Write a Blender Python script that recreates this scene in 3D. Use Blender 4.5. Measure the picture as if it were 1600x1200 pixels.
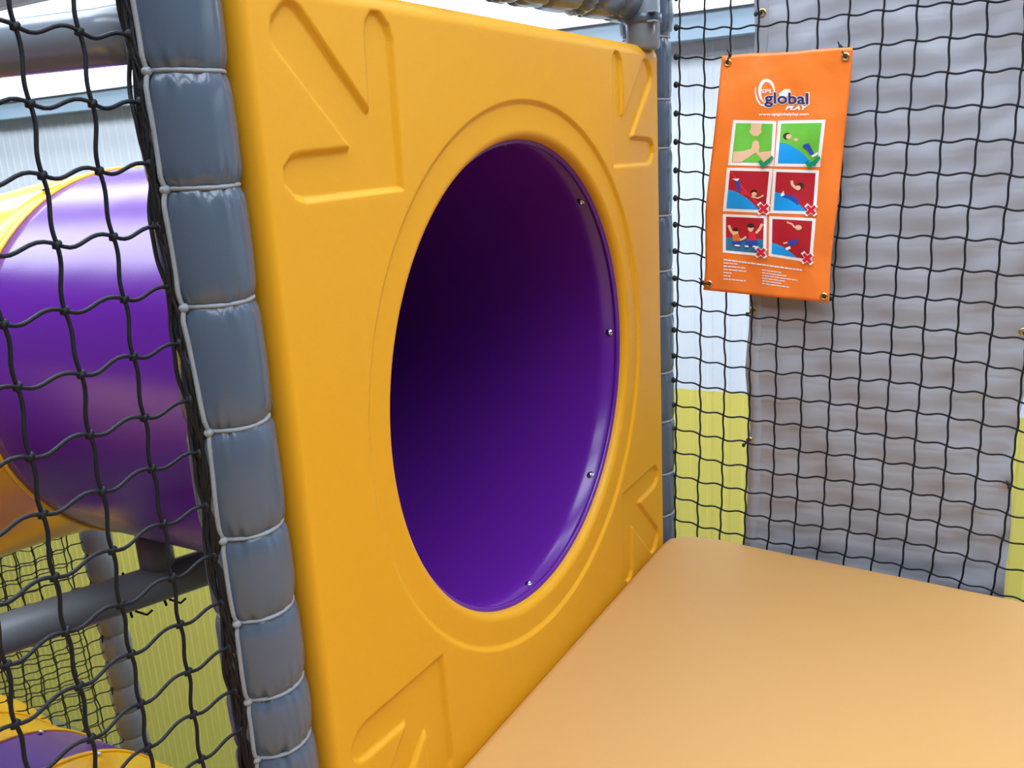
import bpy, bmesh, math, random
import numpy as np
from mathutils import Vector, Matrix
random.seed(7); rng = np.random.RandomState(7)
for o in list(bpy.data.objects): bpy.data.objects.remove(o)
S = bpy.context.scene; COL = S.collection
PI = math.pi

# ---------------------------------------------------------------- camera
FPX = 1384.88; YAW, PITCH, ROLL = 1.0356, -0.2558, -0.0571
CAM = Vector((-1.2586, -0.6919, 0.3701))
fw = Vector((math.sin(YAW)*math.cos(PITCH), math.cos(YAW)*math.cos(PITCH), math.sin(PITCH)))
rt = Vector((math.cos(YAW), -math.sin(YAW), 0)); up = rt.cross(fw)
rt, up = math.cos(ROLL)*rt+math.sin(ROLL)*up, -math.sin(ROLL)*rt+math.cos(ROLL)*up
cd = bpy.data.cameras.new('camera'); cam = bpy.data.objects.new('camera', cd); COL.objects.link(cam)
cd.sensor_width = 36; cd.lens = FPX/1600*36; cd.clip_start = 0.02
cam.matrix_world = Matrix(((rt.x, up.x, -fw.x, CAM.x), (rt.y, up.y, -fw.y, CAM.y), (rt.z, up.z, -fw.z, CAM.z), (0, 0, 0, 1)))
S.camera = cam
cd.dof.use_dof = False

# ---------------------------------------------------------------- light of the hall
S.view_settings.view_transform = 'Standard'; S.view_settings.look = 'None'
S.view_settings.gamma = 1; S.view_settings.use_curve_mapping = False
S.view_settings.exposure = -0.06
w = bpy.data.worlds.new('hall_daylight'); S.world = w; w.use_nodes = True
w.node_tree.nodes['Background'].inputs[0].default_value = (0.80, 0.90, 1.0, 1)
w.node_tree.nodes['Background'].inputs[1].default_value = 0.10
SKY_STRENGTH = 8.2      # skylight panes and the added fill pane near the wall
CLERE_STRENGTH = 1.15    # translucent strip high in the wall


def ray(px, py): return fw + rt*((px-800)/FPX) - up*((py-600)/FPX)
def onX(px, py, X): d = ray(px, py); return CAM + d*((X-CAM.x)/d.x)
def onY(px, py, Y): d = ray(px, py); return CAM + d*((Y-CAM.y)/d.y)
def onZ(px, py, Z): d = ray(px, py); return CAM + d*((Z-CAM.z)/d.z)

# ---------------------------------------------------------------- materials
def mat(name, col, rough=.5, metal=0, coat=0, bump=None, var=None, spec=.5, emit=None, sheen=0):
    m = bpy.data.materials.new(name); m.use_nodes = True; nt = m.node_tree; b = nt.nodes['Principled BSDF']
    b.inputs['Base Color'].default_value = (*col, 1); b.inputs['Roughness'].default_value = rough
    b.inputs['Metallic'].default_value = metal; b.inputs['Coat Weight'].default_value = coat
    b.inputs['Coat Roughness'].default_value = .08; b.inputs['Specular IOR Level'].default_value = spec
    b.inputs['Sheen Weight'].default_value = sheen
    tc = nt.nodes.new('ShaderNodeTexCoord')
    if var:     # (scale, amount): soft colour variation of the material itself
        n = nt.nodes.new('ShaderNodeTexNoise'); n.inputs['Scale'].default_value = var[0]; n.inputs['Detail'].default_value = 3
        nt.links.new(tc.outputs['Object'], n.inputs['Vector'])
        mx = nt.nodes.new('ShaderNodeMix'); mx.data_type = 'RGBA'
        mx.inputs[6].default_value = (*[c*(1-var[1]) for c in col], 1); mx.inputs[7].default_value = (*[min(1, c*(1+var[1])) for c in col], 1)
        nt.links.new(n.outputs['Fac'], mx.inputs[0]); nt.links.new(mx.outputs[2], b.inputs['Base Color'])
    if bump:    # list of (scale, distance, detail)
        prev = None
        for sc, dist, det in bump:
            n = nt.nodes.new('ShaderNodeTexNoise'); n.inputs['Scale'].default_value = sc; n.inputs['Detail'].default_value = det
            nt.links.new(tc.outputs['Object'], n.inputs['Vector'])
            bp = nt.nodes.new('ShaderNodeBump'); bp.inputs['Distance'].default_value = dist; bp.inputs['Strength'].default_value = 1
            nt.links.new(n.outputs['Fac'], bp.inputs['Height'])
            if prev: nt.links.new(prev.outputs['Normal'], bp.inputs['Normal'])
            prev = bp
        nt.links.new(prev.outputs['Normal'], b.inputs['Normal'])
    if emit:
        b.inputs['Emission Color'].default_value = (*emit[0], 1); b.inputs['Emission Strength'].default_value = emit[1]
    return m
M = {}
M['panel'] = mat('yellow_moulded_plastic', (.735, .350, .011), .42, bump=[(900, .00012, 2), (6, .0012, 1)], spec=.35)
M['purple'] = mat('purple_plastic', (.110, .013, .275), .24, bump=[(5, .0015, 1), (260, .00008, 2)])
M['yellow_tube'] = mat('orange_yellow_plastic', (.93, .47, .010), .2, bump=[(5, .0015, 1)])
M['pad'] = mat('grey_blue_vinyl', (.080, .108, .160), .19, bump=[(18, .0008, 2), (400, .0001, 1)])
M['pipe'] = mat('grey_pipe_foam_sleeve', (.20, .23, .28), .2, bump=[(14, .0008, 1)])
M['pipe_dark'] = mat('dark_grey_pipe_sleeve', (.14, .155, .18), .38, bump=[(14, .0008, 1)])
M['cord'] = mat('pale_grey_cord', (.27, .29, .325), .7, bump=[(900, .0006, 1)])
M['lace'] = mat('black_lacing_cord', (.003, .004, .007), .6, bump=[(900, .0006, 1)])
M['net'] = mat('black_net_twine', (.003, .005, .011), .5, spec=.3, bump=[(1200, .0006, 1)])
M['net_far'] = mat('dark_net_twine', (.03, .035, .02), .8)
M['mat'] = mat('apricot_vinyl_mat', (.545, .295, .098), .52, bump=[(3, .006, 1), (700, .00015, 2)], var=(2.5, .03), spec=.4)
M['tarp'] = mat('grey_vinyl_tarpaulin', (.37, .39, .46), .42, bump=[(9, .003, 2), (40, .0006, 2)])
M['banner'] = mat('orange_banner_vinyl', (.88, .21, .032), .33, bump=[(14, .006, 2)], var=(9, .16))
M['white'] = mat('white_print', (.85, .85, .88), .4)
M['navy'] = mat('navy_print', (.025, .03, .13), .4)
M['green'] = mat('green_print', (.14, .50, .055), .4, var=(30, .25))
M['red'] = mat('dark_red_print', (.42, .012, .025), .4, var=(30, .2))
M['blue'] = mat('sky_blue_print', (.005, .32, .82), .4)
M['skin'] = mat('skin_print', (.78, .50, .33), .4)
M['jeans'] = mat('blue_trousers_print', (.02, .07, .42), .4)
M['hair'] = mat('dark_hair_print', (.035, .012, .008), .5)
M['tick'] = mat('green_tick_print', (.0, .28, .12), .4)
M['cross'] = mat('crimson_cross_print', (.62, .01, .035), .4)
M['orange_print'] = mat('orange_shirt_print', (.75, .16, .02), .4)
M['red_shirt'] = mat('bright_red_print', (.70, .02, .05), .4)
M['slate'] = mat('slate_blue_print', (.03, .17, .33), .4)
M['brass'] = mat('brass_eyelet', (.75, .58, .28), .28, metal=1)
M['steel'] = mat('steel_bolt', (.62, .66, .70), .25, metal=1)
M['ledge'] = mat('pale_blue_steel_ledge', (.38, .50, .62), .4, var=(3, .1))
M['roof'] = mat('dark_roof_steel', (.10, .095, .10), .6)
M['wood'] = mat('plywood_deck', (.30, .20, .11), .6)
M['floor'] = mat('grey_green_floor', (.20, .22, .12), .7, var=(3, .1))
M['clere'] = mat('translucent_sheet', (.8, .9, .95), .6, emit=((.88, .97, 1.0), CLERE_STRENGTH))
M['sky_and_fill_pane'] = mat('skylight_and_fill_pane', (.8, .9, 1), .5, emit=((.80, .90, 1.0), SKY_STRENGTH))

# wall paint: white over yellow, one painted surface
def wall_mat(zb):
    m = mat('painted_cladding', (.7, .8, .9), .5); nt = m.node_tree; b = nt.nodes['Principled BSDF']
    g = nt.nodes.new('ShaderNodeNewGeometry'); s = nt.nodes.new('ShaderNodeSeparateXYZ'); nt.links.new(g.outputs['Position'], s.inputs[0])
    c = nt.nodes.new('ShaderNodeMath'); c.operation = 'GREATER_THAN'; c.inputs[1].default_value = zb; nt.links.new(s.outputs['Z'], c.inputs[0])
    mx = nt.nodes.new('ShaderNodeMix'); mx.data_type = 'RGBA'
    mx.inputs[6].default_value = (.88, .76, .17, 1); mx.inputs[7].default_value = (.84, .90, .98, 1)
    nt.links.new(c.outputs[0], mx.inputs[0]); nt.links.new(mx.outputs[2], b.inputs['Base Color'])
    return m

# ---------------------------------------------------------------- mesh helpers
class MB:
    def __init__(s): s.v = []; s.f = []; s.smooth = []
    def add(s, vs, fs, smooth=True):
        n = len(s.v); s.v += [tuple(v) for v in vs]; s.f += [tuple(i+n for i in f) for f in fs]; s.smooth += [smooth]*len(fs)
    def box(s, a, b, R=None, c=None):
        (x0, y0, z0), (x1, y1, z1) = a, b
        vs = [Vector(p) for p in ((x0, y0, z0), (x1, y0, z0), (x1, y1, z0), (x0, y1, z0), (x0, y0, z1), (x1, y0, z1), (x1, y1, z1), (x0, y1, z1))]
        if R: vs = [R @ v for v in vs]
        if c: vs = [v+Vector(c) for v in vs]
        s.add(vs, [(0, 3, 2, 1), (4, 5, 6, 7), (0, 1, 5, 4), (1, 2, 6, 5), (2, 3, 7, 6), (3, 0, 4, 7)], False)
    def tube(s, pts, r, n=8, closed=False, caps=True):
        pts = [Vector(p) for p in pts]; N = len(pts); rr = r if hasattr(r, '__len__') else [r]*N
        T = []
        for i in range(N):
            a = pts[(i-1) % N] if (i > 0 or closed) else pts[i]; b = pts[(i+1) % N] if (i < N-1 or closed) else pts[i]
            t = (b-a); T.append(t.normalized() if t.length > 1e-9 else Vector((0, 0, 1)))
        u = T[0].orthogonal().normalized(); vs = []
        for i in range(N):
            u = (u - T[i]*u.dot(T[i])).normalized(); v = T[i].cross(u)
            for k in range(n):
                a = 2*PI*k/n; vs.append(pts[i]+(u*math.cos(a)+v*math.sin(a))*rr[i])
        fs = []
        for i in range(N-1 if not closed else N):
            j = (i+1) % N
            for k in range(n):
                k2 = (k+1) % n; fs.append((i*n+k, i*n+k2, j*n+k2, j*n+k))
        if caps and not closed: fs.append(tuple(range(n-1, -1, -1))); fs.append(tuple((N-1)*n+k for k in range(n)))
        s.add(vs, fs)
    def lathe(s, prof, n, origin=(0, 0, 0), axis='z', rfun=None, closed_prof=False):
        # prof: list of (r, h) ; rfun(r, h, ang) -> r
        o = Vector(origin); vs = []
        for r, h in prof:
            for k in range(n):
                a = 2*PI*k/n; q = rfun(r, h, a) if rfun else r
                c, d = q*math.cos(a), q*math.sin(a)
                p = {'z': (c, d, h), 'y': (c, h, d), 'x': (h, c, d)}[axis]; vs.append(o+Vector(p))
        P = len(prof); fs = []
        for i in range(P if closed_prof else P-1):
            j = (i+1) % P
            for k in range(n):
                k2 = (k+1) % n; fs.append((i*n+k, i*n+k2, j*n+k2, j*n+k))
        s.add(vs, fs)
    def blob(s, c, ax, n=6, m=4):
        # ellipsoid, ax = 3 vectors
        vs = [Vector(c)+ax[2]]
        for i in range(1, m):
            t = PI*i/m
            for k in range(n):
                a = 2*PI*k/n; vs.append(Vector(c)+ax[0]*(math.sin(t)*math.cos(a))+ax[1]*(math.sin(t)*math.sin(a))+ax[2]*math.cos(t))
        vs.append(Vector(c)-ax[2]); fs = []
        for k in range(n): fs.append((0, 1+k, 1+(k+1) % n)); fs.append((len(vs)-1, len(vs)-1-n+(k+1) % n, len(vs)-1-n+k))
        for i in range(m-2):
            for k in range(n):
                a = 1+i*n+k; b = 1+i*n+(k+1) % n; fs.append((a, a+n, b+n, b))
        s.add(vs, fs)
    def build(s, name, m, parent=None):
        me = bpy.data.meshes.new(name); me.from_pydata(s.v, [], s.f); me.polygons.foreach_set('use_smooth', s.smooth)
        me.materials.append(m); me.update()
        bm = bmesh.new(); bm.from_mesh(me); bmesh.ops.recalc_face_normals(bm, faces=bm.faces); bm.to_mesh(me); bm.free()
        o = bpy.data.objects.new(name, me); COL.objects.link(o)
        if parent: o.parent = parent; o.matrix_parent_inverse = Matrix.Translation(-parent.location)
        return o
def tag(o, label=None, cat=None, group=None, kind=None):
    if label: o['label'] = label
    if cat: o['category'] = cat
    if group: o['group'] = group
    if kind: o['kind'] = kind
    return o
def thing(name, label, cat, loc, group=None):
    o = bpy.data.objects.new(name, None); COL.objects.link(o); o.location = loc; o.empty_display_size = .05
    return tag(o, label, cat, group)

# ================================================================ SETTING
XW = 2.0; ZF = -3.6
ZB = -0.575
# corrugated wall
def corr_wall():
    b = MB(); ys = []; y = -6.0
    while y < 8.5:
        for dy, dx in ((0, 0), (.030, 0), (.038, -.0035), (.050, -.0035), (.058, 0)): ys.append((y+dy, dx))
        y += .070
    vs = []; fs = []
    for i, (yy, dx) in enumerate(ys): vs += [(XW+dx, yy, ZF), (XW+dx, yy, .80)]
    for i in range(len(ys)-1): fs.append((2*i, 2*i+2, 2*i+3, 2*i+1))
    b.add(vs, fs, False); vs2 = [(XW+.06, -6, ZF), (XW+.06, 8.5, ZF), (XW+.06, 8.5, .8), (XW+.06, -6, .8)]
    b.add(vs2, [(0, 1, 2, 3)], False)
    return tag(b.build('wall_back', wall_mat(ZB)), kind='structure')
corr_wall()
b = MB(); b.box((XW-.10, -6, .712), (XW+.06, 8.5, .80)); tag(b.build('trim_1', M['ledge']), kind='structure')
b = MB(); b.box((XW-.115, -6, .80), (XW+.06, 8.5, .806)); tag(b.build('trim_2', M['white']), kind='structure')
b = MB(); b.box((XW, -6, .806), (XW+.02, 8.5, 1.32)); o = b.build('window_1', M['clere']); tag(o, kind='structure')
b = MB(); b.box((XW-.06, -6, 1.30), (XW+.06, 8.5, 2.5)); tag(b.build('trim_3', M['roof']), kind='structure')
b = MB(); b.box((-5, -6, ZF-.1), (XW+.1, 8.5, ZF)); tag(b.build('floor', M['floor']), kind='structure')
b = MB(); b.box((-5, -6, 2.5), (XW+.1, 8.5, 2.6)); tag(b.build('ceiling', M['roof']), kind='structure')
panes = [(-2.8, -2.1, -4.6, 1.2), (-1.40, .0, -3.2, 6.5), (.95, 1.80, -4.0, 7.5)]  # last one is no real window: a fill pane added to brighten the wall
for i, (x0, x1, y0, y1) in enumerate(panes):
    b = MB(); b.box((x0, y0, 2.475), (x1, y1, 2.495)); tag(b.build('window_%d' % (i+2), M['sky_and_fill_pane']), kind='structure')

# ================================================================ MOULDED PANEL
def arrow_poly():
    tip = (.332, .331); half = [(.510, .329), (.526, .334), (.541, .350), (.540, .367), (.526, .379), (.512, .382), (.428, .386)]
    shaft = [(.534, .490), (.537, .503), (.533, .515), (.522, .526)]
    pts = [tip]+half+shaft
    mir = [(z, x) for x, z in reversed(half+shaft[:3])]
    return np.array(pts+mir)
AP = arrow_poly()
def sdf(px, pz, P):
    d = np.full(px.shape, 1e9); ins = np.zeros(px.shape, bool); n = len(P)
    for i in range(n):
        a = P[i]; c = P[(i+1) % n]; e = c-a; wx = px-a[0]; wz = pz-a[1]
        t = np.clip((wx*e[0]+wz*e[1])/(e@e), 0, 1); d = np.minimum(d, (wx-e[0]*t)**2+(wz-e[1]*t)**2)
        cond = ((a[1] > pz) != (c[1] > pz)) & (px < (c[0]-a[0])*(pz-a[1])/(c[1]-a[1]+1e-12)+a[0]); ins ^= cond
    d = np.sqrt(d); return np.where(ins, -d, d)
def sm(t): t = np.clip(t, 0, 1); return t*t*(3-2*t)
PX0, PX1, PZ0, PZ1 = -.576, .577, -.585, .562
def make_panel():
    root = thing('crawl_hole_panel', 'large yellow moulded plastic panel with a round tunnel hole and four corner arrows', 'play panel', (0, 0, PZ0))
    NT = 1600; NR = 190; RH = .389; ER = .024; DEP = .055
    th = np.arange(NT)*2*PI/NT+PI/4
    # put angular samples so that corners are hit; square boundary at each angle
    c, s_ = np.cos(th), np.sin(th)
    def bound(x0, x1, z0, z1):
        tx = np.where(c > 0, x1/np.maximum(c, 1e-9), x0/np.minimum(c, -1e-9)); tz = np.where(s_ > 0, z1/np.maximum(s_, 1e-9), z0/np.minimum(s_, -1e-9))
        return np.minimum(tx, tz)
    rb = bound(PX0+.0035, PX1-.0045, PZ0+ER*.3, PZ1-ER*.3)
    rows = []
    # hole wall from back to front, then the rounded lip
    for yy in (DEP, .035, .0215): rows.append((np.full(NT, RH), np.full(NT, yy)))
    LR = .014
    for k in range(0, 9):
        a = PI/2*k/8; rows.append((np.full(NT, RH+LR*(1-math.cos(a))), np.full(NT, .0055+LR*(1-math.sin(a))+.0)))
    r0 = RH+LR+.002
    fr = np.linspace(0, 1, NR)
    for f in fr:
        R = r0+(rb-r0)*f; X = R*c; Z = R*s_
        h = .0055*sm((.449-R)/.010)                        # recessed ring around the hole
        d = sdf(np.abs(X), np.abs(Z), AP)
        h = h + .0068*sm((.0015-d)/.0068)                   # recessed arrows
        ex = np.maximum(np.maximum((X-(PX1-.016))*ER/.016, ((PX0+.013)-X)*ER/.013), 0); ez = np.maximum(np.maximum(Z-(PZ1-ER), (PZ0+ER)-Z), 0)
        e = np.minimum(np.hypot(ex, ez), ER*.999); h = h+ER-np.sqrt(ER*ER-e*e)
        rows.append((R, h))
    V = []
    for R, h in rows: V.append(np.stack([R*c, h, R*s_], 1))
    # side wall: follow the rounded square outwards
    def rsq(inset):
        x0, x1, z0, z1 = PX0+inset, PX1-inset, PZ0+inset, PZ1-inset; R = bound(x0, x1, z0, z1); X = R*c; Z = R*s_; cr = .026
        cx = np.clip(X, x0+cr, x1-cr); cz = np.clip(Z, z0+cr, z1-cr); dx = X-cx; dz = Z-cz; L = np.hypot(dx, dz)
        k = np.where(L > cr, cr/np.maximum(L, 1e-9), 1); return cx+dx*k, cz+dz*k
    for ins, yy in ((.0022, .011), (.0008, .016), (0, .024), (0, .04), (0, DEP), (.03, DEP)):
        X, Z = rsq(ins); V.append(np.stack([X, np.full(NT, yy), Z], 1))
    V.append(V[0])
    nr = len(V)-1; V = np.concatenate(V[:-1]); b = MB(); b.v = V.tolist(); fs = []
    for i in range(nr):
        j = (i+1) % nr; k = np.arange(NT); k2 = (k+1) % NT
        fs += np.stack([i*NT+k, j*NT+k, j*NT+k2, i*NT+k2], 1).tolist()
    b.f = fs; b.smooth = [True]*len(fs)
    b.build('moulded_board', M['panel'], root)
    return root
make_panel()

# ================================================================ TUBE SLIDE
slide = thing('tube_slide', 'purple and yellow plastic tube slide running back from the round hole', 'tube slide', (0, .06, -.4))
RI, RO = .3855, .400
def shell_path(pts_r, name, m, closed_end=False, n=96):
    pass
def sweep_shell(centers, tans, ri, ro, name, m, parent, lip=0.0, n=96):
    """a tube wall with an inner and an outer skin, swept along centres"""
    b = MB(); N = len(centers); vs = []; upv = Vector((0, 0, 1))
    prof = [(ri, k) for k in range(N)]+[(ro, k) for k in reversed(range(N))]
    for r, k in prof:
        T = tans[k]; u = (upv-T*upv.dot(T)).normalized(); v = T.cross(u)
        rr = r
        if lip and r == ro and k in (0, N-1): rr = ro+lip
        for q in range(n):
            a = 2*PI*q/n; vs.append(centers[k]+(u*math.cos(a)+v*math.sin(a))*rr)
    P = len(prof); fs = []
    for i in range(P):
        j = (i+1) % P
        for q in range(n): fs.append((i*n+q, i*n+(q+1) % n, j*n+(q+1) % n, j*n+q))
    b.add(vs, fs); return b.build(name, m, parent)
YD = Vector((0, 1, 0))
ys = np.linspace(.030, .996, 24)
sec = sweep_shell([Vector((.02*(y-.05), y, -.02*(y-.05))) for y in ys], [YD]*24, RI, RO, 'tube_section', M['purple'], slide)
b = MB(); b.lathe([(RI+.002, .0215), (RI-.002, .0225), (RI-.004, .0255), (RI-.003, .029), (RI+.001, .032), (RI+.008, .032), (RI+.008, .0215)], 128, axis='y', closed_prof=True)
b.build('mouth_rim', M['purple'], slide)
for k in range(8):      # dome head bolts round the mouth
    a = PI/4*k; c = Vector((math.cos(a), 0, math.sin(a))); p = c*(RI-.001)+YD*.043; t = Vector((-math.sin(a), 0, math.cos(a)))
    bb = MB(); bb.blob(p-c*.001, (t*.0052, YD*.0052, c*.0042), 14, 8)
    bb.lathe([(0.0001, 0), (.0072, 0), (.0072, .001), (.0001, .001)], 14)
    n0 = len(bb.v)-56
    for i in range(n0, len(bb.v)):
        q = Vector(bb.v[i]); bb.v[i] = tuple(p+t*q.x+YD*q.y-c*q.z)
    bb.build('bolt', M['steel'], slide)
# spiral run behind: helix turning back towards the left, alternating colours
HC = Vector((-.86, 1.03, -.02)); HR = .88; PITCHH = 1.22
def helix(t):   # t radians from the end of the straight run
    p = Vector((HC.x+HR*math.cos(t), HC.y+HR*math.sin(t), HC.z-PITCHH*t/(2*PI)))
    T = Vector((-math.sin(t)*HR, math.cos(t)*HR, -PITCHH/(2*PI))).normalized(); return p, T
def at_depth(px, py, d): return CAM+ray(px, py)*d
KEY = [Vector((.02, .995, -.02))]+[helix(t)[0] for t in (PI/4, PI/2, PI*.75, PI)]
KEY += [Vector((-1.55, .55, -.95)), Vector((-1.0, 1.15, -1.25))]
KEY += [at_depth(-115, 1296, 2.80), at_depth(-65, 1335, 2.62), at_depth(14, 1376, 2.48), at_depth(102, 1424, 2.34), at_depth(200, 1480, 2.20), at_depth(320, 1575, 2.05)]
def catmull(k, t):
    p0 = KEY[max(k-1, 0)] if k else KEY[0]-YD*.3; p1, p2 = KEY[k], KEY[k+1]; p3 = KEY[min(k+2, len(KEY)-1)]
    if k+2 >= len(KEY): p3 = p2*2-p1
    a = (p2-p0)*.5 if k else YD*(p2-p1).length; b_ = (p3-p1)*.5
    p = p1*(2*t**3-3*t*t+1)+a*(t**3-2*t*t+t)+p2*(-2*t**3+3*t*t)+b_*(t**3-t*t)
    T = p1*(6*t*t-6*t)+a*(3*t*t-4*t+1)+p2*(-6*t*t+6*t)+b_*(3*t*t-2*t); return p, T.normalized()
CSEQ = ['yellow_tube', 'purple', 'yellow_tube', 'purple', 'yellow_tube', 'purple', 'purple', 'yellow_tube', 'yellow_tube', 'purple', 'yellow_tube', 'purple']
for k in range(len(KEY)-1):
    C_, T_ = zip(*[catmull(k, t) for t in np.linspace(0.0, 1.0, 14)])
    sweep_shell(list(C_), list(T_), RI, RO, 'tube_section', M[CSEQ[k]], slide, n=72)
def flange_ring(c, T, m):
    b = MB(); vs = []; u = (Vector((0, 0, 1))-T*T.z).normalized(); v = T.cross(u); n = 96
    prof = [(RO-.002, -.008), (RO+.004, -.008), (RO+.006, -.006), (RO+.006, .006), (RO+.004, .008), (RO-.002, .008)]
    for r, h in prof:
        for q in range(n): a = 2*PI*q/n; vs.append(c+T*h+(u*math.cos(a)+v*math.sin(a))*r)
    fs = []
    for i in range(len(prof)):
        j = (i+1) % len(prof)
        for q in range(n): fs.append((i*n+q, i*n+(q+1) % n, j*n+(q+1) % n, j*n+q))
    b.add(vs, fs); f = b.build('flange', m, slide)
    for q in range(10):
        a = 2*PI*q/10+.2; d = u*math.cos(a)+v*math.sin(a); bb = MB(); bb.blob(c+d*(RO+.005)+T*.03, (T*.008, d.cross(T)*.008, d*.006), 8, 5)
        bb.build('flange_bolt', M['steel'], f)
    return f
flange_ring(Vector((.02, .995, -.02)), YD, M['yellow_tube'])
for k in range(1, len(KEY)-1): c_, t_ = catmull(k, 0); flange_ring(c_, t_, M['yellow_tube'])

# ================================================================ PADDED POSTS AND RAILS
def padded(name, label, cat, A, B, seams, r0, bulge, pleat=.0015, n=144, parent_loc=None, cords=True, cat_group=None, m='pad', res=.003):
    """foam pad in a vinyl sleeve, tied in at the seams (distances along A->B)"""
    A = Vector(A); B = Vector(B); ax = (B-A).normalized(); L = (B-A).length; u = ax.orthogonal().normalized(); v = ax.cross(u)
    root = thing(name, label, cat, tuple(A), cat_group)
    ss = [0]+[s for s in seams if 0 < s < L]+[L]; hs = []
    for a_, b_ in zip(ss[:-1], ss[1:]):
        nn = max(8, int((b_-a_)/res)); t = np.linspace(0, 1, nn, endpoint=False); hs += list(a_+(b_-a_)*(t-.0*np.sin(2*PI*t)))
    hs.append(L); hs = sorted(set([round(h, 5) for h in hs]+[round(s+e, 5) for s in ss for e in (-.0035, -.0015, .0015, .0035) if 0 <= s+e <= L]))
    ph = [rng.rand(6)*6.28 for _ in ss]; am = [rng.rand(6) for _ in ss]
    dimp = [[(rng.rand()*2*PI, .05+.05*rng.rand(), .5+.8*rng.rand(), .007+.010*rng.rand()) for _ in range(11)] for _ in ss]
    vs = []; ang = 2*PI*np.arange(n)/n
    for h in hs:
        k = max(i for i in range(len(ss)-1) if ss[i] <= h+1e-9) if h < L else len(ss)-2
        d0 = h-ss[k]; d1 = ss[k+1]-h; d = min(d0, d1); w_ = ss[k+1]-ss[k]
        env = (1-math.exp(-d/.0085))*(.86+.14*math.sin(PI*min(1, d0/w_)))
        r = np.full(n, r0+bulge*env)
        for s_i, dd, sg in ((k, d0, 1), (k+1, d1, -1)):
            g = np.zeros(n)
            for q, fr in enumerate((5, 7, 9, 13, 17, 22)): g += am[s_i][q]*np.sin(fr*ang+ph[s_i][q]+sg*.4)
            for (da, dw, dd_, dl) in dimp[s_i]:
                q_ = np.abs((ang-da+PI) % (2*PI)-PI); r += -pleat*1.5*dd_*np.exp(-(q_/dw)**2)*math.exp(-dd/dl)*(1-math.exp(-dd/.0015))+pleat*.7*dd_*np.exp(-((q_-2*dw)/dw)**2)*math.exp(-(dd-dl)**2/(dl*dl))
            r += pleat*g*math.exp(-dd/(.010+.006*math.sin(s_i)))*(1-math.exp(-dd/.002))*.8
        for q in range(n): vs.append(A+ax*h+(u*math.cos(ang[q])+v*math.sin(ang[q]))*r[q])
    fs = []
    for i in range(len(hs)-1):
        for q in range(n): fs.append((i*n+q, i*n+(q+1) % n, (i+1)*n+(q+1) % n, (i+1)*n+q))
    fs.append(tuple(range(n-1, -1, -1))); fs.append(tuple((len(hs)-1)*n+q for q in range(n)))
    b = MB(); b.add(vs, fs); b.build('padding', M[m], root)
    if cords:
        for s in ss[1:-1]:
            b = MB(); pts = [A+ax*(s+.0006*math.sin(3*a))+(u*math.cos(a)+v*math.sin(a))*(r0+.0012) for a in np.linspace(0, 2*PI, 48, endpoint=False)]
            b.tube(pts, .0024, 6, closed=True); b.build('cord', M['cord'], root)
    return root
ZL = [.57, .462, .353, .237, .106, -.016, -.115, -.213, -.289, -.375, -.46, -.54]
LP = Vector((-.620, .045, -.62)); LR0 = .0402; LBU = .0072
leftpost = padded('padded_post', 'near upright post wrapped in grey blue vinyl padding, left edge of the yellow panel', 'padded post',
    LP, (LP.x, LP.y, .95), [z-LP.z for z in reversed(ZL)]+[.68-LP.z, .79-LP.z], LR0, LBU, cat_group='padded posts')
# long pale cord down the post and the black lacing of the net
def cang(z): return math.radians(float(np.interp(z, [-.6, -.2, -.1, 0, .106, .237, .353, .6], [199, 198, 199, 196, 199, 190, 188, 188])))
def on_post(P, ang, r, z): return Vector((P.x+r*math.cos(ang), P.y+r*math.sin(ang), z))
def cordline(P, ang, r, zs, seams, wob=.0008):
    af = ang if callable(ang) else (lambda z: ang)
    return [on_post(P, af(z)+.012*math.sin(z*19), r+.0045*min(1, min(abs(z-s) for s in seams)/.012)+wob*math.sin(z*60), z) for z in zs]
zs = np.linspace(-.6, .93, 220)
b = MB(); b.tube(cordline(LP, cang, LR0+.0036, zs, ZL), .0026, 6); b.build('long_cord', M['cord'], leftpost)
for k, z in enumerate(ZL):      # little knots where the cords cross
    b = MB(); b.blob(on_post(LP, cang(z), LR0+.004, z), (Vector((.006, 0, 0)), Vector((0, .005, 0)), Vector((0, 0, .005))), 10, 6)
    b.build('cord_knot', M['cord'], leftpost)
ZR = [.585, .460, .360, .217, .096, -.005, -.137, -.253, -.382, -.487]
RP = Vector((.626, .047, -.62))
rightpost = padded('padded_post', 'far corner post wrapped in grey blue vinyl padding, right edge of the yellow panel', 'padded post',
    RP, (RP.x, RP.y, 1.0), [z-RP.z for z in reversed(ZR)]+[.80-RP.z, .9-RP.z], .0475, .0048, cat_group='padded posts')
b = MB(); b.tube(cordline(RP, math.radians(-28), .0505, zs, ZR), .0022, 6); b.build('long_cord', M['cord'], rightpost)

b = MB(); b.lathe([(.049, .592), (.054, .596), (.057, .63), (.056, .70), (.058, .76), (.052, .80), (.048, .803)], 48, origin=(RP.x, RP.y, 0)); b.build('corner_wrap', M['pad'], rightpost)
# top rail above the panel
toprail = padded('padded_rail', 'gathered grey padded top rail above the yellow panel', 'padded rail',
    (-.57, .045, .628), (.58, .045, .656), [.09*k+.02*math.sin(k*2.3) for k in range(1, 13)], .0405, .0085, pleat=.0026, cords=False)
for sx in (-.20,):
    b = MB(); pts = [Vector((sx+.002*math.sin(5*a), .045+.046*math.cos(a), .637+.046*math.sin(a))) for a in np.linspace(0, 2*PI, 32, endpoint=False)]
    b.tube(pts, .0028, 6, closed=True); 
    b.tube([(sx, .003, .60), (sx+.006, -.004, .590), (sx-.002, -.004, .580), (sx+.012, -.002, .572)], .0026, 6)
    b.build('tie', M['lace'], toprail)
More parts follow.
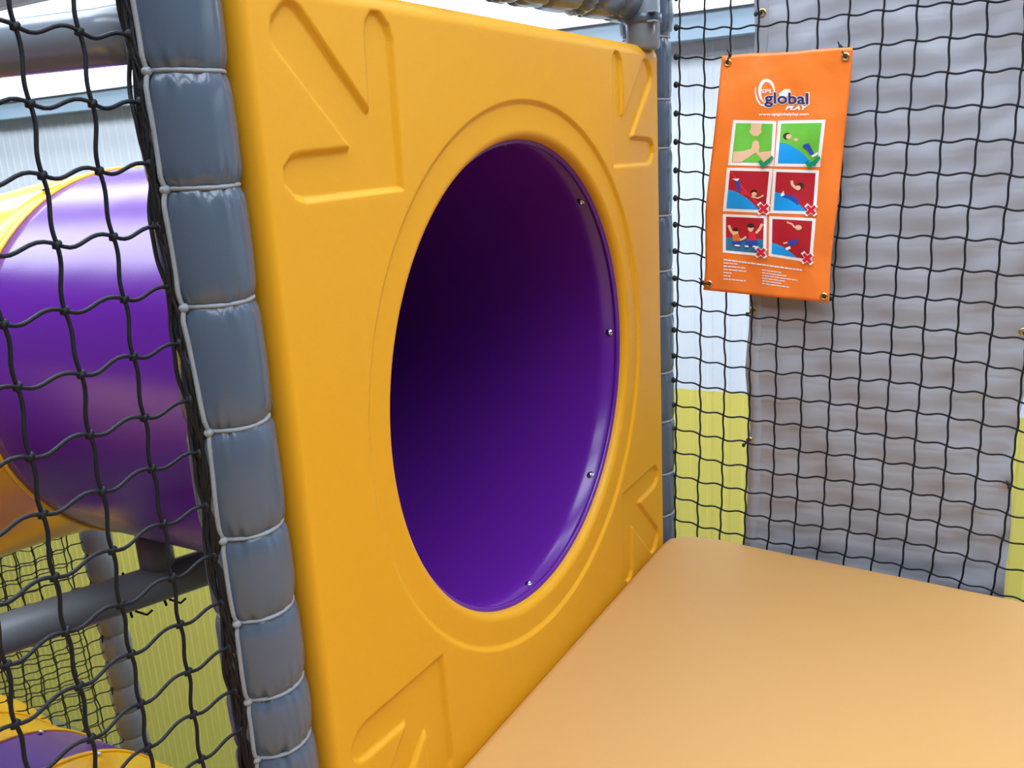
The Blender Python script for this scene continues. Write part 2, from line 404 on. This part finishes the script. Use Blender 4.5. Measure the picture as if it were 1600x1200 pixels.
# short sleeve where the panel hangs in the corner
sl = thing('pipe_sleeve', 'short smooth grey foam sleeve with a strap at the panel top corner', 'pipe sleeve', (.545, .012, .553))
b = MB(); b.lathe([(.001, .552), (.030, .552), (.0335, .558), (.034, .60), (.034, .645), (.030, .668), (.001, .67)], 48, origin=(.520, .012, 0)); b.build('sleeve', M['pipe'], sl)
b = MB(); b.lathe([(.0345, .602), (.0375, .603), (.0375, .618), (.0345, .619)], 48, origin=(.520, .012, 0)); b.build('strap', M['pad'], sl)
b = MB(); b.box((.482, -.012, .600), (.505, -.028, .603)); b.box((.484, -.012, .618), (.503, -.028, .621)); b.tube([(.492, -.022, .60), (.484, -.026, .583), (.482, -.022, .572)], .002, 6); b.build('buckle', M['cord'], sl)

# ================================================================ NETS
def net_mesh(node, ni, nj, nrm, rad, amp=.0036, sub=8, sides=6, knot=.0052, skip=None):
    b = MB(); nrm = Vector(nrm).normalized()
    for j in range(nj):
        pts = []; 
        for i in range(ni-1):
            p, q = node(i, j), node(i+1, j); d = (q-p); L = d.length; dn = Vector((0, 0, -1))
            for k in range(sub):
                t = k/sub; s = amp*math.sin(2*PI*t)*(L/.058); pts.append(p+d*t+dn*s+nrm*(.0012*math.sin(2*PI*t+1)))
        pts.append(node(ni-1, j)); b.tube(pts, rad, sides)
    for i in range(ni):
        pts = []
        for j in range(nj-1):
            p, q = node(i, j), node(i, j+1); d = q-p; sd = d.cross(nrm).normalized()
            for k in range(sub):
                t = k/sub; s = amp*.42*math.sin(2*PI*t); pts.append(p+d*t+sd*s)
        pts.append(node(i, nj-1)); b.tube(pts, rad, sides)
    if knot:
        for i in range(ni):
            for j in range(nj):
                p = node(i, j); h = node(min(i+1, ni-1), j)-node(max(i-1, 0), j); h.normalize()
                a = (h*.8+Vector((0, 0, -.55))).normalized(); c = nrm; d = a.cross(c)
                b.blob(p, (a*knot*1.25, d*knot*.8, c*knot*.8), 7, 5)
    return b
# left net, tied to the near post
zrow = [.668, .610, .552, .494, .434, .374, .315, .256, .199, .140, .083, .023, -.034, -.090, -.146, -.199, -.252, -.308, -.365, -.422, -.48]
jit = {}
def nodeL(i, j):
    if (i, j) not in jit: jit[(i, j)] = (rng.normal()*.0012, rng.normal()*.0012, rng.normal()*.002)
    a, c, d = jit[(i, j)]
    if i == 0: return on_post(LP, cang(zrow[j])-.26, LR0+.006, zrow[j]+c)
    return Vector((-.662-.0586*i+(a if i else 0), .045+(0 if i == 0 else .005+d), zrow[j]-.0008*i+c))
netL = thing('safety_net', 'black knotted safety net laced to the near padded post, left of the panel', 'net', (-.662, .045, -.5), 'safety nets beside the panel')
net_mesh(nodeL, 20, len(zrow), (0, -1, 0), .0020, amp=-.0040, sub=10, sides=8, knot=.0046).build('netting', M['net'], netL)
# lacing: several wavering strands bunched down the post
b = MB()
for s in range(7):
    ph = rng.rand()*6; pts = []
    for z in np.linspace(-.6, .92, 260):
        an = cang(z)-math.radians(24-s*2.9)+.05*math.sin(z*(38+9*s)+ph)+.03*math.sin(z*110+ph)
        rr = LR0+.0045+.0035*abs(math.sin(z*(27+5*s)+ph))+(.004 if s == 0 else 0)*abs(math.sin(z*26))
        pts.append(on_post(LP, an, rr, z))
    b.tube(pts, .0023, 6)
for z in zrow:
    b.blob(on_post(LP, cang(z)-.26, LR0+.007, z), (Vector((.005, 0, 0)), Vector((0, .005, 0)), Vector((0, 0, .006+.004*rng.rand()))), 8, 6)
b.build('lacing', M['lace'], netL)

# right net
XN = .63
EX = [(0, 0), (0, 1), (0, 2), (0, 3), (0, 4), (1, 0), (1, 1), (1, 2), (1, 3), (1, 4), (2, 0), (2, 1), (2, 2), (2, 3), (3, 0), (3, 1), (3, 2)]
CY = [-0.3521, 0.0056, -0.0083, 0.0062, 0.0098, -0.3423, 0.0063, -0.0114, 0.0005, 0.0101, -0.007, 0.0064, 0.0025, -0.0074, -0.0, -0.0058, 0.0044]
CZ = [0.0213, -0.5552, 0.0118, 0.0007, -0.0025, -0.0025, -0.0028, 0.0081, -0.0022, -0.0041, 0.0043, -0.0075, -0.0056, 0.0059, -0.0204, 0.0017, -0.0006]
def polyN(i, j):
    u = (i-5)/6; v = (j-9.5)/9.5; return np.array([sum(c*u**a*v**e for c, (a, e) in zip(CY, EX)), sum(c*u**a*v**e for c, (a, e) in zip(CZ, EX))])
jr = {}
def nodeR(i, j):
    i = i-1; j = j-7            # index -1 is the post, -3 the first row above the picture
    ic = min(max(i, -1), 11); jc = min(max(j, 0), 19); p = polyN(ic, jc)
    if i > 11: p = p+(polyN(11, jc)-polyN(10, jc))*(i-11)
    if j < 0: p = p+(polyN(ic, 0)-polyN(ic, 1))*(-j)
    if j > 19: p = p+(polyN(ic, 19)-polyN(ic, 18))*(j-19)
    if (i, j) not in jr: jr[(i, j)] = (rng.normal()*.0009, rng.normal()*.0011, rng.normal()*.0015)
    a, c, d = jr[(i, j)]
    return Vector((XN+(d if i >= 0 else 0), p[0]+(a if i >= 0 else 0), p[1]+c))
netR = thing('safety_net', 'black knotted safety net stretched behind the mat, right of the panel', 'net', (XN, 0, -.5), 'safety nets beside the panel')
net_mesh(nodeR, 27, 29, (-1, 0, 0), .0020, amp=.0026, sub=10, sides=6, knot=.0038).build('netting', M['net'], netR)
b = MB()
for s in range(2):
    pts = [on_post(RP, math.radians(-32-7*s)+.05*math.sin(z*(40+11*s)+s), .0535+.002*math.sin(z*70), z) for z in np.linspace(-.6, .95, 240)]
    b.tube(pts, .0020, 6)
for j in range(29):
    p = nodeR(0, j); b.blob((p.x-.004, p.y+.006, p.z), (Vector((.005, 0, 0)), Vector((0, .006, 0)), Vector((0, 0, .007))), 8, 5)
b.build('lacing', M['lace'], netR)

# ================================================================ MAT AND DECK
def make_mat():
    edge = [(.545, -.0015), (.575, -.006), (.600, -.030), (.615, -.070), (.620, -.125), (.609, -.234), (.594, -.45), (.572, -.737), (.56, -1.2), (.555, -1.9), (-2.3, -1.9), (-2.3, -.0015)]
    # resample the outline
    P = []; n = len(edge)
    for i in range(n):
        a = Vector(edge[i]); c = Vector(edge[(i+1) % n]); m = max(1, int((c-a).length/.03))
        for k in range(m): P.append(a+(c-a)*k/m)
    cen = Vector((-.7, -.9)); top = -.526; rr = .022; b = MB(); N = len(P); rows = []
    def inset(d):
        out = []
        for i in range(N):
            t = (P[(i+1) % N]-P[i-1]).normalized(); nrm = Vector((-t.y, t.x))
            if nrm.dot(cen-P[i]) < 0: nrm = -nrm
            out.append(P[i]+nrm*d)
        return out
    for d, z in ((.004, top-.075), (0, top-.06), (0, top-rr)): rows.append([(p.x, p.y, z) for p in inset(d)])
    for k in range(1, 7):
        a = PI/2*k/6; rows.append([(p.x, p.y, top-rr+rr*math.sin(a)) for p in inset(rr*(1-math.cos(a)))])
    base = inset(rr)
    for f in (.03, .08, .16, .3, .5, .75, .95):
        rows.append([(p.x+(cen.x-p.x)*f, p.y+(cen.y-p.y)*f, top+.003*math.sin(PI*min(1, f*1.6)/2)) for p in base])
    vs = [p for r in rows for p in r]; fs = []
    for i in range(len(rows)-1):
        for k in range(N): fs.append((i*N+k, i*N+(k+1) % N, (i+1)*N+(k+1) % N, (i+1)*N+k))
    fs.append(tuple(range(N-1, -1, -1))); fs.append(tuple((len(rows)-1)*N+k for k in range(N)))
    b.add(vs, fs); o = b.build('floor_mat', M['mat'])
    tag(o, 'smooth apricot vinyl floor mat spread in front of the panel and net', 'mat'); return o
make_mat()
b = MB(); b.box((-2.35, -1.95, -.66), (.60, 0.0, -.602)); o = b.build('deck_board', M['wood']); tag(o, 'plywood deck board lying under the apricot mat', 'deck board')

# ================================================================ TARPAULIN
XT = .656
YTL = onX(1169, 560, XT).y; YTR = onX(1577, 830, XT).y
def tarp_pt(u, v):
    # u 0..1 left to right, v 0..1 top to bottom (real sheet, edges slightly bowed)
    zt, zb = .95, -.72; z = zt+(zb-zt)*v
    yl = YTL-.002*v+.0035*math.sin(v*23)+.002*math.sin(v*51); yr = YTR+.003*math.sin(v*37)+.004*math.sin(v*19)
    y = yl+(yr-yl)*u
    edge = math.exp(-(1-u)/.06); el = math.exp(-u/.05)
    x = .0035*math.sin(z*11+3*math.sin(y*7))*math.sin(y*9+1)+.0015*math.sin(z*104+y*9+1.2*math.sin(y*21))*(.75+.25*math.sin(y*108))+.0012*math.sin(y*54+.7*math.sin(z*30))
    x += .0022*math.sin(z*27-y*31+1.3)
    ez = (z+.0)*1.0; x += edge*(.008*math.sin(z*27+1)+.0045*math.sin(z*55+y*60)) + el*(.0045*math.sin(z*23+2))
    return Vector((XT+x, y, z))
tarp = thing('tarpaulin', 'grey vinyl tarpaulin sheet hanging close behind the right net', 'tarpaulin', (XT, -.44, -.72))
b = MB(); NU, NV = 150, 330; vs = []
for sd in (0, 1):
    for j in range(NV+1):
        for i in range(NU+1): p = tarp_pt(i/NU, j/NV); vs.append((p.x+.0012*sd, p.y, p.z))
fs = []; W_ = NU+1; O_ = W_*(NV+1)
for j in range(NV):
    for i in range(NU):
        a = j*W_+i; fs.append((a, a+1, a+W_+1, a+W_)); fs.append((O_+a, O_+a+W_, O_+a+W_+1, O_+a+1))
for j in range(NV): fs.append((j*W_, (j+1)*W_, O_+(j+1)*W_, O_+j*W_)); a = j*W_+NU; fs.append((a, O_+a, O_+a+W_, a+W_))
for i in range(NU): fs.append((i, O_+i, O_+i+1, i+1)); a = NV*W_+i; fs.append((a, a+1, O_+a+1, O_+a))
b.add(vs, fs); b.build('sheet', M['tarp'], tarp)
b = MB()    # folded hem along the left edge
pts = [tarp_pt(.032, v)+Vector((-.0016, 0, 0)) for v in np.linspace(0, 1, 60)]
vs = []; fs = []
for k, v in enumerate(np.linspace(0, 1, 90)):
    for u_, dx in ((0, 0), (0, -.0022), (.048, -.0026), (.052, 0)): p = tarp_pt(u_, v); vs.append((p.x+dx-.0002, p.y, p.z))
for k in range(89):
    for q in range(3): a = k*4+q; fs.append((a, a+1, a+5, a+4))
b.add(vs, fs); b.build('hem', M['tarp'], tarp)
def ring(c, nrm, R, r, name, m, parent, n=20):
    nrm = Vector(nrm).normalized(); u = nrm.orthogonal().normalized(); v = nrm.cross(u); b = MB()
    b.tube([Vector(c)+(u*math.cos(a)+v*math.sin(a))*R for a in np.linspace(0, 2*PI, n, endpoint=False)], r, 8, closed=True)
    return b.build(name, m, parent)
def zip_tie(p, q, parent, name='zip_tie', R=.0016, tail=True):
    p, q = Vector(p), Vector(q); mid = (p+q)/2; d = q-p; L = d.length; s = d.normalized().cross(Vector((-1, 0, 0)))
    pts = [mid+d*.6*math.cos(a)+Vector((-.008, 0, 0))*math.sin(a) for a in np.linspace(0, 2*PI, 18, endpoint=False)]
    b = MB(); b.tube(pts, R, 6, closed=True); b.blob(q+Vector((-.006, 0, 0)), (Vector((.004, 0, 0)), Vector((0, .004, 0)), Vector((0, 0, .005))), 8, 5)
    if tail: b.tube([q+Vector((-.006, 0, 0)), q+Vector((-.012, .004, .010))], R*.8, 5)
    return b.build(name, M['lace'], parent)
for px, py in ((1191, 20), (1177, 485), (1171, 688), (1599, 519), (1573, 751)):
    p = onX(px, py, XT-.004)
    ring(p, (1, 0, 0), .0062, .0026, 'eyelet', M['brass'], tarp)
    zip_tie(p+Vector((-.006, 0, 0)), p+Vector((-.02, .006 if px < 1300 else -.006, -.004)), tarp, 'tie', R=.0014, tail=False)

# ================================================================ BANNER
XB = XN-.010
def lerp_poly(tab, y):
    if y <= tab[0][1]: return tab[0][0]
    for (x0, y0), (x1, y1) in zip(tab[:-1], tab[1:]):
        if y <= y1: t = (y-y0)/(y1-y0); return x0+(x1-x0)*t
    return tab[-1][0]
TL_ = [(1128, 87), (1122, 150), (1114, 225), (1106, 290), (1102, 330), (1102, 388), (1102, 420), (1099, 453)]
TR_ = [(1332.5, 73.5), (1330.5, 112), (1324, 169), (1318, 230), (1311, 304), (1303, 364), (1298, 412), (1295.5, 473)]
banner = thing('instruction_banner', 'orange slide rules banner with six pictures, tied to the right net', 'banner', tuple(onX(1200, 460, XB)))
NBU, NBV = 40, 70
def ban_bulge(y_, z_):
    return -(.0035*math.sin((z_-.05)*14+1)*math.sin(y_*11)+.0020*math.sin(z_*37+y_*18)+.0012*math.sin(y_*70-z_*22))-.003
def BP(px, py, off=0.0):
    p = onX(px, py, XB); p2 = Vector((XB+ban_bulge(p.y, p.z), p.y, p.z)); d = ray(px, py)
    # stay on the bulged sheet at the same sight point
    p2 = CAM+d*((p2.x-CAM.x)/d.x); p2.x -= off; return p2
b = MB(); vs = []
Gd = []
for j in range(NBV+1):
    v = j/NBV; L = lerp_poly(TL_, 87+v*366); R = lerp_poly(TR_, 73.5+v*399.5); row = []
    for i in range(NBU+1):
        u = i/NBU; px = L+(R-L)*u; py = (87+v*366)*(1-u)+(73.5+v*399.5)*u-1.0*math.sin(PI*u)*(1-v)*math.sin(9*u); row.append(BP(px, py))
    Gd.append(row)
for sd in (0, 1):
    for row in Gd:
        for p in row: vs.append((p.x+.0009*sd, p.y, p.z))
W_ = NBU+1; O_ = W_*(NBV+1); fs = []
for j in range(NBV):
    for i in range(NBU):
        a = j*W_+i; fs.append((a, a+1, a+W_+1, a+W_)); fs.append((O_+a, O_+a+W_, O_+a+W_+1, O_+a+1))
for j in range(NBV): fs.append((j*W_, (j+1)*W_, O_+(j+1)*W_, O_+j*W_)); a = j*W_+NBU; fs.append((a, O_+a, O_+a+W_, a+W_))
for i in range(NBU): fs.append((i, O_+i, O_+i+1, i+1)); a = NBV*W_+i; fs.append((a, a+1, O_+a+1, O_+a))
b.add(vs, fs); b.build('sheet', M['banner'], banner)

from mathutils.geometry import tessellate_polygon
def print_poly(b, pts, off):
    """add a printed shape (pixel outline) to mesh b, refined so that it follows the sheet"""
    pl = [Vector((x, y, 0)) for x, y in pts]; tris = tessellate_polygon([pl])
    def sub(a, c, d, n):
        m = max((a-c).length, (c-d).length, (d-a).length)
        if m > 9 and n < 6:
            ac, cd_, da = (a+c)/2, (c+d)/2, (d+a)/2
            for t in ((a, ac, da), (ac, c, cd_), (da, cd_, d), (ac, cd_, da)): sub(*t, n+1)
        else: b.add([BP(q.x, q.y, off) for q in (a, c, d)], [(0, 1, 2)], False)
    for t in tris: sub(*[pl[i] for i in t], 0)
def quadmap(Q):
    (a, c, d, e) = [Vector(q) for q in Q]     # TL TR BR BL
    return lambda s, t: tuple((a*(1-s)+c*s)*(1-t)+(e*(1-s)+d*s)*t)
def ell(cx, cy, rx, ry, n=18, a0=0, a1=2*PI): return [(cx+rx*math.cos(a0+(a1-a0)*k/n), cy+ry*math.sin(a0+(a1-a0)*k/n)) for k in range(n)]
def stroke(pts, w):
    L = []; R = []
    for i, p in enumerate(pts):
        a = Vector(pts[max(0, i-1)]); c = Vector(pts[min(len(pts)-1, i+1)]); t = (c-a).normalized(); n = Vector((-t.y, t.x)); ww = w[i] if hasattr(w, '__len__') else w
        L.append(tuple(Vector(p)+n*ww/2)); R.append(tuple(Vector(p)-n*ww/2))
    return L+R[::-1]
TICK = [(.66, .90), (.72, .86), (.77, .93), (.96, .76), (1.0, .82), (.79, 1.03), (.75, 1.03)]
def xmark(cx, cy, r):
    out = []
    for k in range(4):
        a = PI/4+k*PI/2; d = (math.cos(a), math.sin(a)); n = (-d[1], d[0]); w_ = .30
        out += [(cx+r*(d[0]-n[0]*w_), cy+r*(d[1]-n[1]*w_)), (cx+r*(d[0]+n[0]*w_), cy+r*(d[1]+n[1]*w_))]
        a2 = a+PI/4; out.append((cx+r*.42*math.cos(a2), cy+r*.42*math.sin(a2)))
    return out
Q11 = [(1145.8, 187.6), (1213, 189), (1209, 260), (1137.7, 258)]
Q12 = [(1215.7, 188.5), (1290, 187), (1281.5, 261), (1210, 260)]
Q21 = [(1136, 262), (1207.6, 263.6), (1201, 333), (1129.6, 330)]
Q22 = [(1208.4, 264), (1280, 266), (1275, 335), (1203.5, 333)]
Q31 = [(1129.6, 334.4), (1198.6, 337), (1197, 401), (1129.6, 394.6)]
Q32 = [(1202, 337.7), (1275, 341), (1269, 411), (1201, 400)]
def picture(name, Q, bg, shapes, mark):
    f = quadmap(Q); m = .072
    b = MB(); print_poly(b, [f(0, 0), f(1, 0), f(1, 1), f(0, 1)], .0006); fr = b.build(name, M['white'], banner)
    b = MB(); print_poly(b, [f(m, m*.9), f(1-m, m*.9), f(1-m, 1-m), f(m, 1-m)], .0010); b.build('picture_ground', M[bg], fr)
    layer = {}
    for k, (mt, pts) in enumerate(shapes):
        b = MB(); print_poly(b, [f(*p) for p in pts], .0012+.0002*k); b.build('figure_shape', M[mt], fr)
    if mark == 'tick':
        b = MB(); print_poly(b, [f(*p) for p in TICK], .0042); b.build('tick_mark', M['tick'], fr)
    else:
        b = MB(); print_poly(b, [f(*p) for p in xmark(.89, .90, .165)], .0040); b.build('cross_outline', M['white'], fr)
        b = MB(); print_poly(b, [f(*p) for p in xmark(.89, .90, .125)], .0044); b.build('cross_mark', M['cross'], fr)
HILL = lambda p0, p1, p2, x1=.93: [(.072, .928), (.072, p0)]+[(.072+(x1-.072)*t, p0+(p2-p0)*t**1.7) for t in (.15, .3, .45, .6, .75, .9, 1)]+[(x1, .928)]
picture('rule_picture', Q11, 'green', [
    ('skin', [(.42, .07), (.68, .07), (.66, .18), (.68, .26), (.60, .34), (.50, .34), (.40, .26), (.43, .18)]),
    ('skin', [(.50, .48), (.56, .43), (.63, .46), (.66, .58), (.65, .70), (.93, .66), (.92, .93), (.80, .93), (.58, .70), (.28, .93), (.09, .93), (.09, .70), (.30, .68), (.48, .62)])], 'tick')
picture('rule_picture', Q12, 'green', [
    ('blue', HILL(.48, .6, 1.0, .90)),
    ('hair', ell(.22, .34, .085, .075)), ('skin', ell(.26, .35, .06, .055)), ('skin', ell(.42, .42, .05, .035)),
    ('jeans', [(.60, .52), (.70, .50), (.78, .62), (.84, .72), (.78, .76), (.68, .64), (.58, .58)]),
    ('white', [(.78, .76), (.92, .68), (.93, .73), (.82, .80)])], 'tick')
picture('rule_picture', Q21, 'red', [
    ('blue', HILL(.50, .7, .95, .80)),
    ('red_shirt', stroke([(.10, .09), (.35, .42), (.70, .75), (.88, .92)], [.02, .06, .05, .05])),
    ('jeans', [(.22, .28), (.30, .28), (.36, .52), (.27, .52)]), ('white', [(.13, .25), (.30, .24), (.26, .30)]),
    ('red_shirt', [(.34, .5), (.5, .52), (.5, .62), (.36, .60)]),
    ('hair', ell(.64, .54, .07, .06)), ('skin', ell(.65, .58, .055, .045)), ('skin', stroke([(.6, .64), (.75, .67), (.86, .60)], .035))], 'cross')
picture('rule_picture', Q22, 'red', [
    ('blue', HILL(.52, .7, 1.0, .86)),
    ('skin', stroke([(.42, .25), (.44, .34), (.52, .42)], .06)), ('hair', ell(.62, .36, .085, .07)), ('skin', ell(.57, .41, .06, .055)),
    ('jeans', [(.26, .56), (.45, .58), (.60, .68), (.60, .80), (.52, .74), (.40, .66), (.26, .62)]), ('white', [(.20, .58), (.26, .48), (.29, .58), (.22, .62)])], 'cross')
picture('rule_picture', Q31, 'red', [
    ('slate', [(.072, .60), (.928, .58), (.928, .928), (.072, .928)]),
    ('orange_print', [(.22, .50), (.36, .48), (.42, .66), (.24, .68)]), ('red_shirt', [(.58, .42), (.76, .42), (.76, .62), (.60, .64)]),
    ('skin', stroke([(.14, .28), (.18, .40), (.26, .52)], .06)), ('skin', stroke([(.90, .20), (.84, .34), (.76, .44)], .06)),
    ('skin', ell(.30, .44, .055, .07)), ('skin', ell(.64, .33, .065, .085)), ('hair', ell(.30, .38, .065, .045)), ('hair', ell(.64, .26, .08, .055)),
    ('jeans', [(.22, .68), (.42, .66), (.44, .74), (.24, .76)]), ('jeans', [(.52, .64), (.78, .62), (.80, .74), (.54, .76)]),
    ('skin', stroke([(.40, .64), (.48, .60), (.54, .54)], .05)), ('white', ell(.34, .78, .07, .022)), ('white', ell(.56, .78, .05, .022)), ('white', ell(.74, .77, .05, .022))], 'cross')
picture('rule_picture', Q32, 'red', [
    ('blue', HILL(.66, .8, .95, .66)),
    ('skin', stroke([(.38, .12), (.50, .16), (.56, .24)], .04)), ('skin', ell(.64, .23, .075, .06)),
    ('jeans', [(.42, .58), (.62, .50), (.66, .54), (.60, .64), (.44, .68)]), ('skin', [(.32, .62), (.42, .58), (.42, .62), (.34, .66)]), ('white', [(.38, .74), (.48, .68), (.50, .74), (.40, .80)])], 'cross')

# lettering, from Blender's own font
def text_print(s, x0, x1, y0, y1, m, name, off, shear=0.0, bold=0.0, slope=0.0):
    """letters fitted to the box x0..x1 (pixels), baseline y1, cap height up to y0"""
    cu = bpy.data.curves.new('t', 'FONT'); cu.body = s; cu.size = 1; cu.offset = bold; cu.shear = shear; cu.resolution_u = 4
    ob = bpy.data.objects.new('t', cu); COL.objects.link(ob); dg = bpy.context.evaluated_depsgraph_get()
    me = bpy.data.meshes.new_from_object(ob.evaluated_get(dg)); bpy.data.objects.remove(ob); bpy.data.curves.remove(cu)
    bm = bmesh.new(); bm.from_mesh(me); bpy.data.meshes.remove(me); bmesh.ops.triangulate(bm, faces=bm.faces)
    xs = [v.co.x for v in bm.verts]; a, c = min(xs), max(xs); H = .70
    P = []
    for v in bm.verts:
        u = (v.co.x-a)/(c-a); px = x0+(x1-x0)*u; py = y1-(y1-y0)*v.co.y/H+slope*(px-x0); P.append(BP(px, py, off))
    b = MB(); b.add(P, [tuple(v.index for v in f.verts) for f in bm.faces], False); bm.free()
    return b.build(name, m, banner)
# swoosh emblem
b = MB()
rg = [(1199.5+13.5*math.cos(a)*(1), 141+22*math.sin(a)) for a in np.linspace(-2.9, .1, 20)]
def ring_px(cx, cy, rx, ry, a0, a1, w0, w1, tilt=0, n=26):
    pts = []; ws = []
    for k in range(n+1):
        t = k/n; a = a0+(a1-a0)*t; x, y = rx*math.cos(a), ry*math.sin(a); pts.append((cx+x*math.cos(tilt)-y*math.sin(tilt), cy+x*math.sin(tilt)+y*math.cos(tilt))); ws.append(w0+(w1-w0)*math.sin(PI*t)**.6 if w1 > w0 else w0)
    return pts, ws
pts, ws = ring_px(1198.5, 143.5, 11.5, 18, math.radians(115), math.radians(372), .6, 5.2, -.06)
print_poly(b, stroke(pts, ws), .0008)
pts, ws = ring_px(1194, 140, 13.5, 25, math.radians(190), math.radians(75), .4, 2.6, 0)
print_poly(b, stroke(pts, ws), .0008)
print_poly(b, [(1217, 146), (1226, 139), (1234.5, 139.5), (1236, 146), (1228, 152), (1219, 158)], .0008)
b.build('emblem', M['white'], banner)
text_print('SPI', 1188.5, 1204.5, 139.5, 145.5, M['white'], 'small_lettering', .0012, bold=.02)
text_print('global', 1193, 1265, 143.5, 161.5, M['white'], 'lettering_outline', .0011, bold=.048, slope=.02)
text_print('global', 1194.5, 1263.5, 144, 161, M['navy'], 'lettering', .0016, bold=.022, slope=.02)
text_print('PLAY', 1227, 1263, 165.2, 171.6, M['white'], 'lettering', .0012, shear=.35, bold=.045)
text_print('www.spiglobalplay.com', 1185.5, 1264, 176.2, 180.6, M['white'], 'web_address', .0012, bold=.02, slope=-.005)
# small print: lines of tiny unreadable words
def small_line(b, x0, x1, y, sl, h=1.5):
    x = x0; r = random.Random(int(x0*7+y*13))
    while x < x1-2:
        w_ = min(r.uniform(3, 9), x1-x); yy = y+sl*(x-x0)
        print_poly(b, [(x, yy-h/2), (x+w_, yy-h/2+sl*w_), (x+w_, yy+h/2+sl*w_), (x, yy+h/2)], .0008); x += w_+.9
b = MB(); small_line(b, 1131, 1255, 405.5, .135, 2.2)
for k, (xe) in enumerate((1155, 1165, 1168, 1143, 1143, 1168)): small_line(b, 1130.5, xe, 410.5+5.0*k, .10, 1.7)
for k, (xe) in enumerate((1221, 1229, 1246, 1227, 1222, 1235)): small_line(b, 1191, xe, 421.8+4.2*k, .14, 1.5)
b.build('small_print', M['white'], banner)
for (px, py, qx, qy) in ((1137, 98, 1142, 86), (1321, 88.5, 1314, 74), (1107.8, 443.5, 1098, 440), (1287.5, 463, 1299, 466)):
    p = BP(px, py, .0012); ring(p, (1, 0, 0), .0058, .0023, 'eyelet', M['brass'], banner)
    q = onX(qx, qy, XN); zip_tie(p, q, banner)

# ================================================================ PIPES AND FAR FRAME
def pipe(name, label, A, B, r, m='pipe', cat='pipe', joints=()):
    root = thing(name, label, cat, tuple(A)); A, B = Vector(A), Vector(B); b = MB(); n = 24
    b.tube([A+(B-A)*k/n for k in range(n+1)], r, 40); b.build('sleeve', M[m], root)
    for t in joints:
        c = A+(B-A)*t; d = (B-A).normalized(); b = MB(); b.tube([c-d*.035, c-d*.03, c+d*.03, c+d*.035], [r+.001, r+.006, r+.006, r+.001], 40); b.build('collar', M[m], root)
    return root
pipe('grey_pipe', 'smooth shiny grey pipe leading off from the near post above the tube', (-.622, .085, .505), (-.83, 1.1, .505), .0285)
A1 = Vector((.42, .72, -.52)); d1 = (Vector((-.404, 1.054, -.52))-Vector((-.036, .914, -.52))).normalized()
pipe('support_pipe', 'thick grey support pipe crossing beneath the purple tube', Vector((-.036, .914, -.52))-d1*.6, Vector((-.404, 1.054, -.52))+d1*.9, .042, 'pipe_dark')
pc = Vector((-.095, .95, -.52)); b = MB(); 
st = thing('support_stub', 'short upright grey pipe stub holding the purple tube on the support pipe', 'pipe', tuple(pc))
b.tube([pc+Vector((0, 0, .034)), pc+Vector((0, 0, .06)), pc+Vector((0, 0, .112))], .038, 32); b.build('sleeve', M['pipe_dark'], st)
for q in (-.0, .075, -.14):      # loose tie tails under the pipe
    c = pc+d1*q; b = MB()
    b.tube([c+Vector((0, 0, .043)), c+Vector((-.02, -.035, .02)), c+Vector((-.015, -.03, -.03)), c+Vector((0, 0, -.044)), c+Vector((-.01, -.02, -.055))], .003, 6)
    b.tube([c+Vector((-.0, -.02, -.045)), c+Vector((.02, -.03, -.062)), c+Vector((.035, -.03, -.058))], .0028, 6); b.build('tie', M['lace'], st)
FP = Vector((.345, 1.86, ZF))
farpost = padded('padded_post', 'distant bumpy grey padded post standing below the purple tube', 'padded post', FP, (FP.x, FP.y, -.42),
    [3.18-.098*k for k in range(31, -1, -1)], .040, .009, pleat=.001, n=40, cords=False, res=.012, m='pipe', cat_group='padded posts')
dn = Vector((-.93, .37, 0)).normalized()
def far_net(name, label, origin, ni, nj, sp, amp):
    jj = {}
    def nd(i, j):
        if (i, j) not in jj: jj[(i, j)] = (rng.normal()*.003, rng.normal()*.004)
        a, c = jj[(i, j)]; return origin+dn*(sp*i+a)+Vector((0, 0, -sp*j+c-.01*math.sin(i*.5)))
    o = net_mesh(nd, ni, nj, (-.37, -.93, 0), .0022, sub=4, sides=4, amp=amp, knot=.0050).build(name, M['net_far'])
    return tag(o, label, 'net', 'distant climbing nets')
far_net('climbing_net', 'distant dark net tied to the far padded post, nearer of two layers', FP+Vector((-.045, 0, 3.18)), 34, 58, .049, .003)
far_net('climbing_net', 'distant dark net against the yellow wall, farther of two layers', FP+Vector((.05, .28, 3.15)), 38, 58, .049, .003)
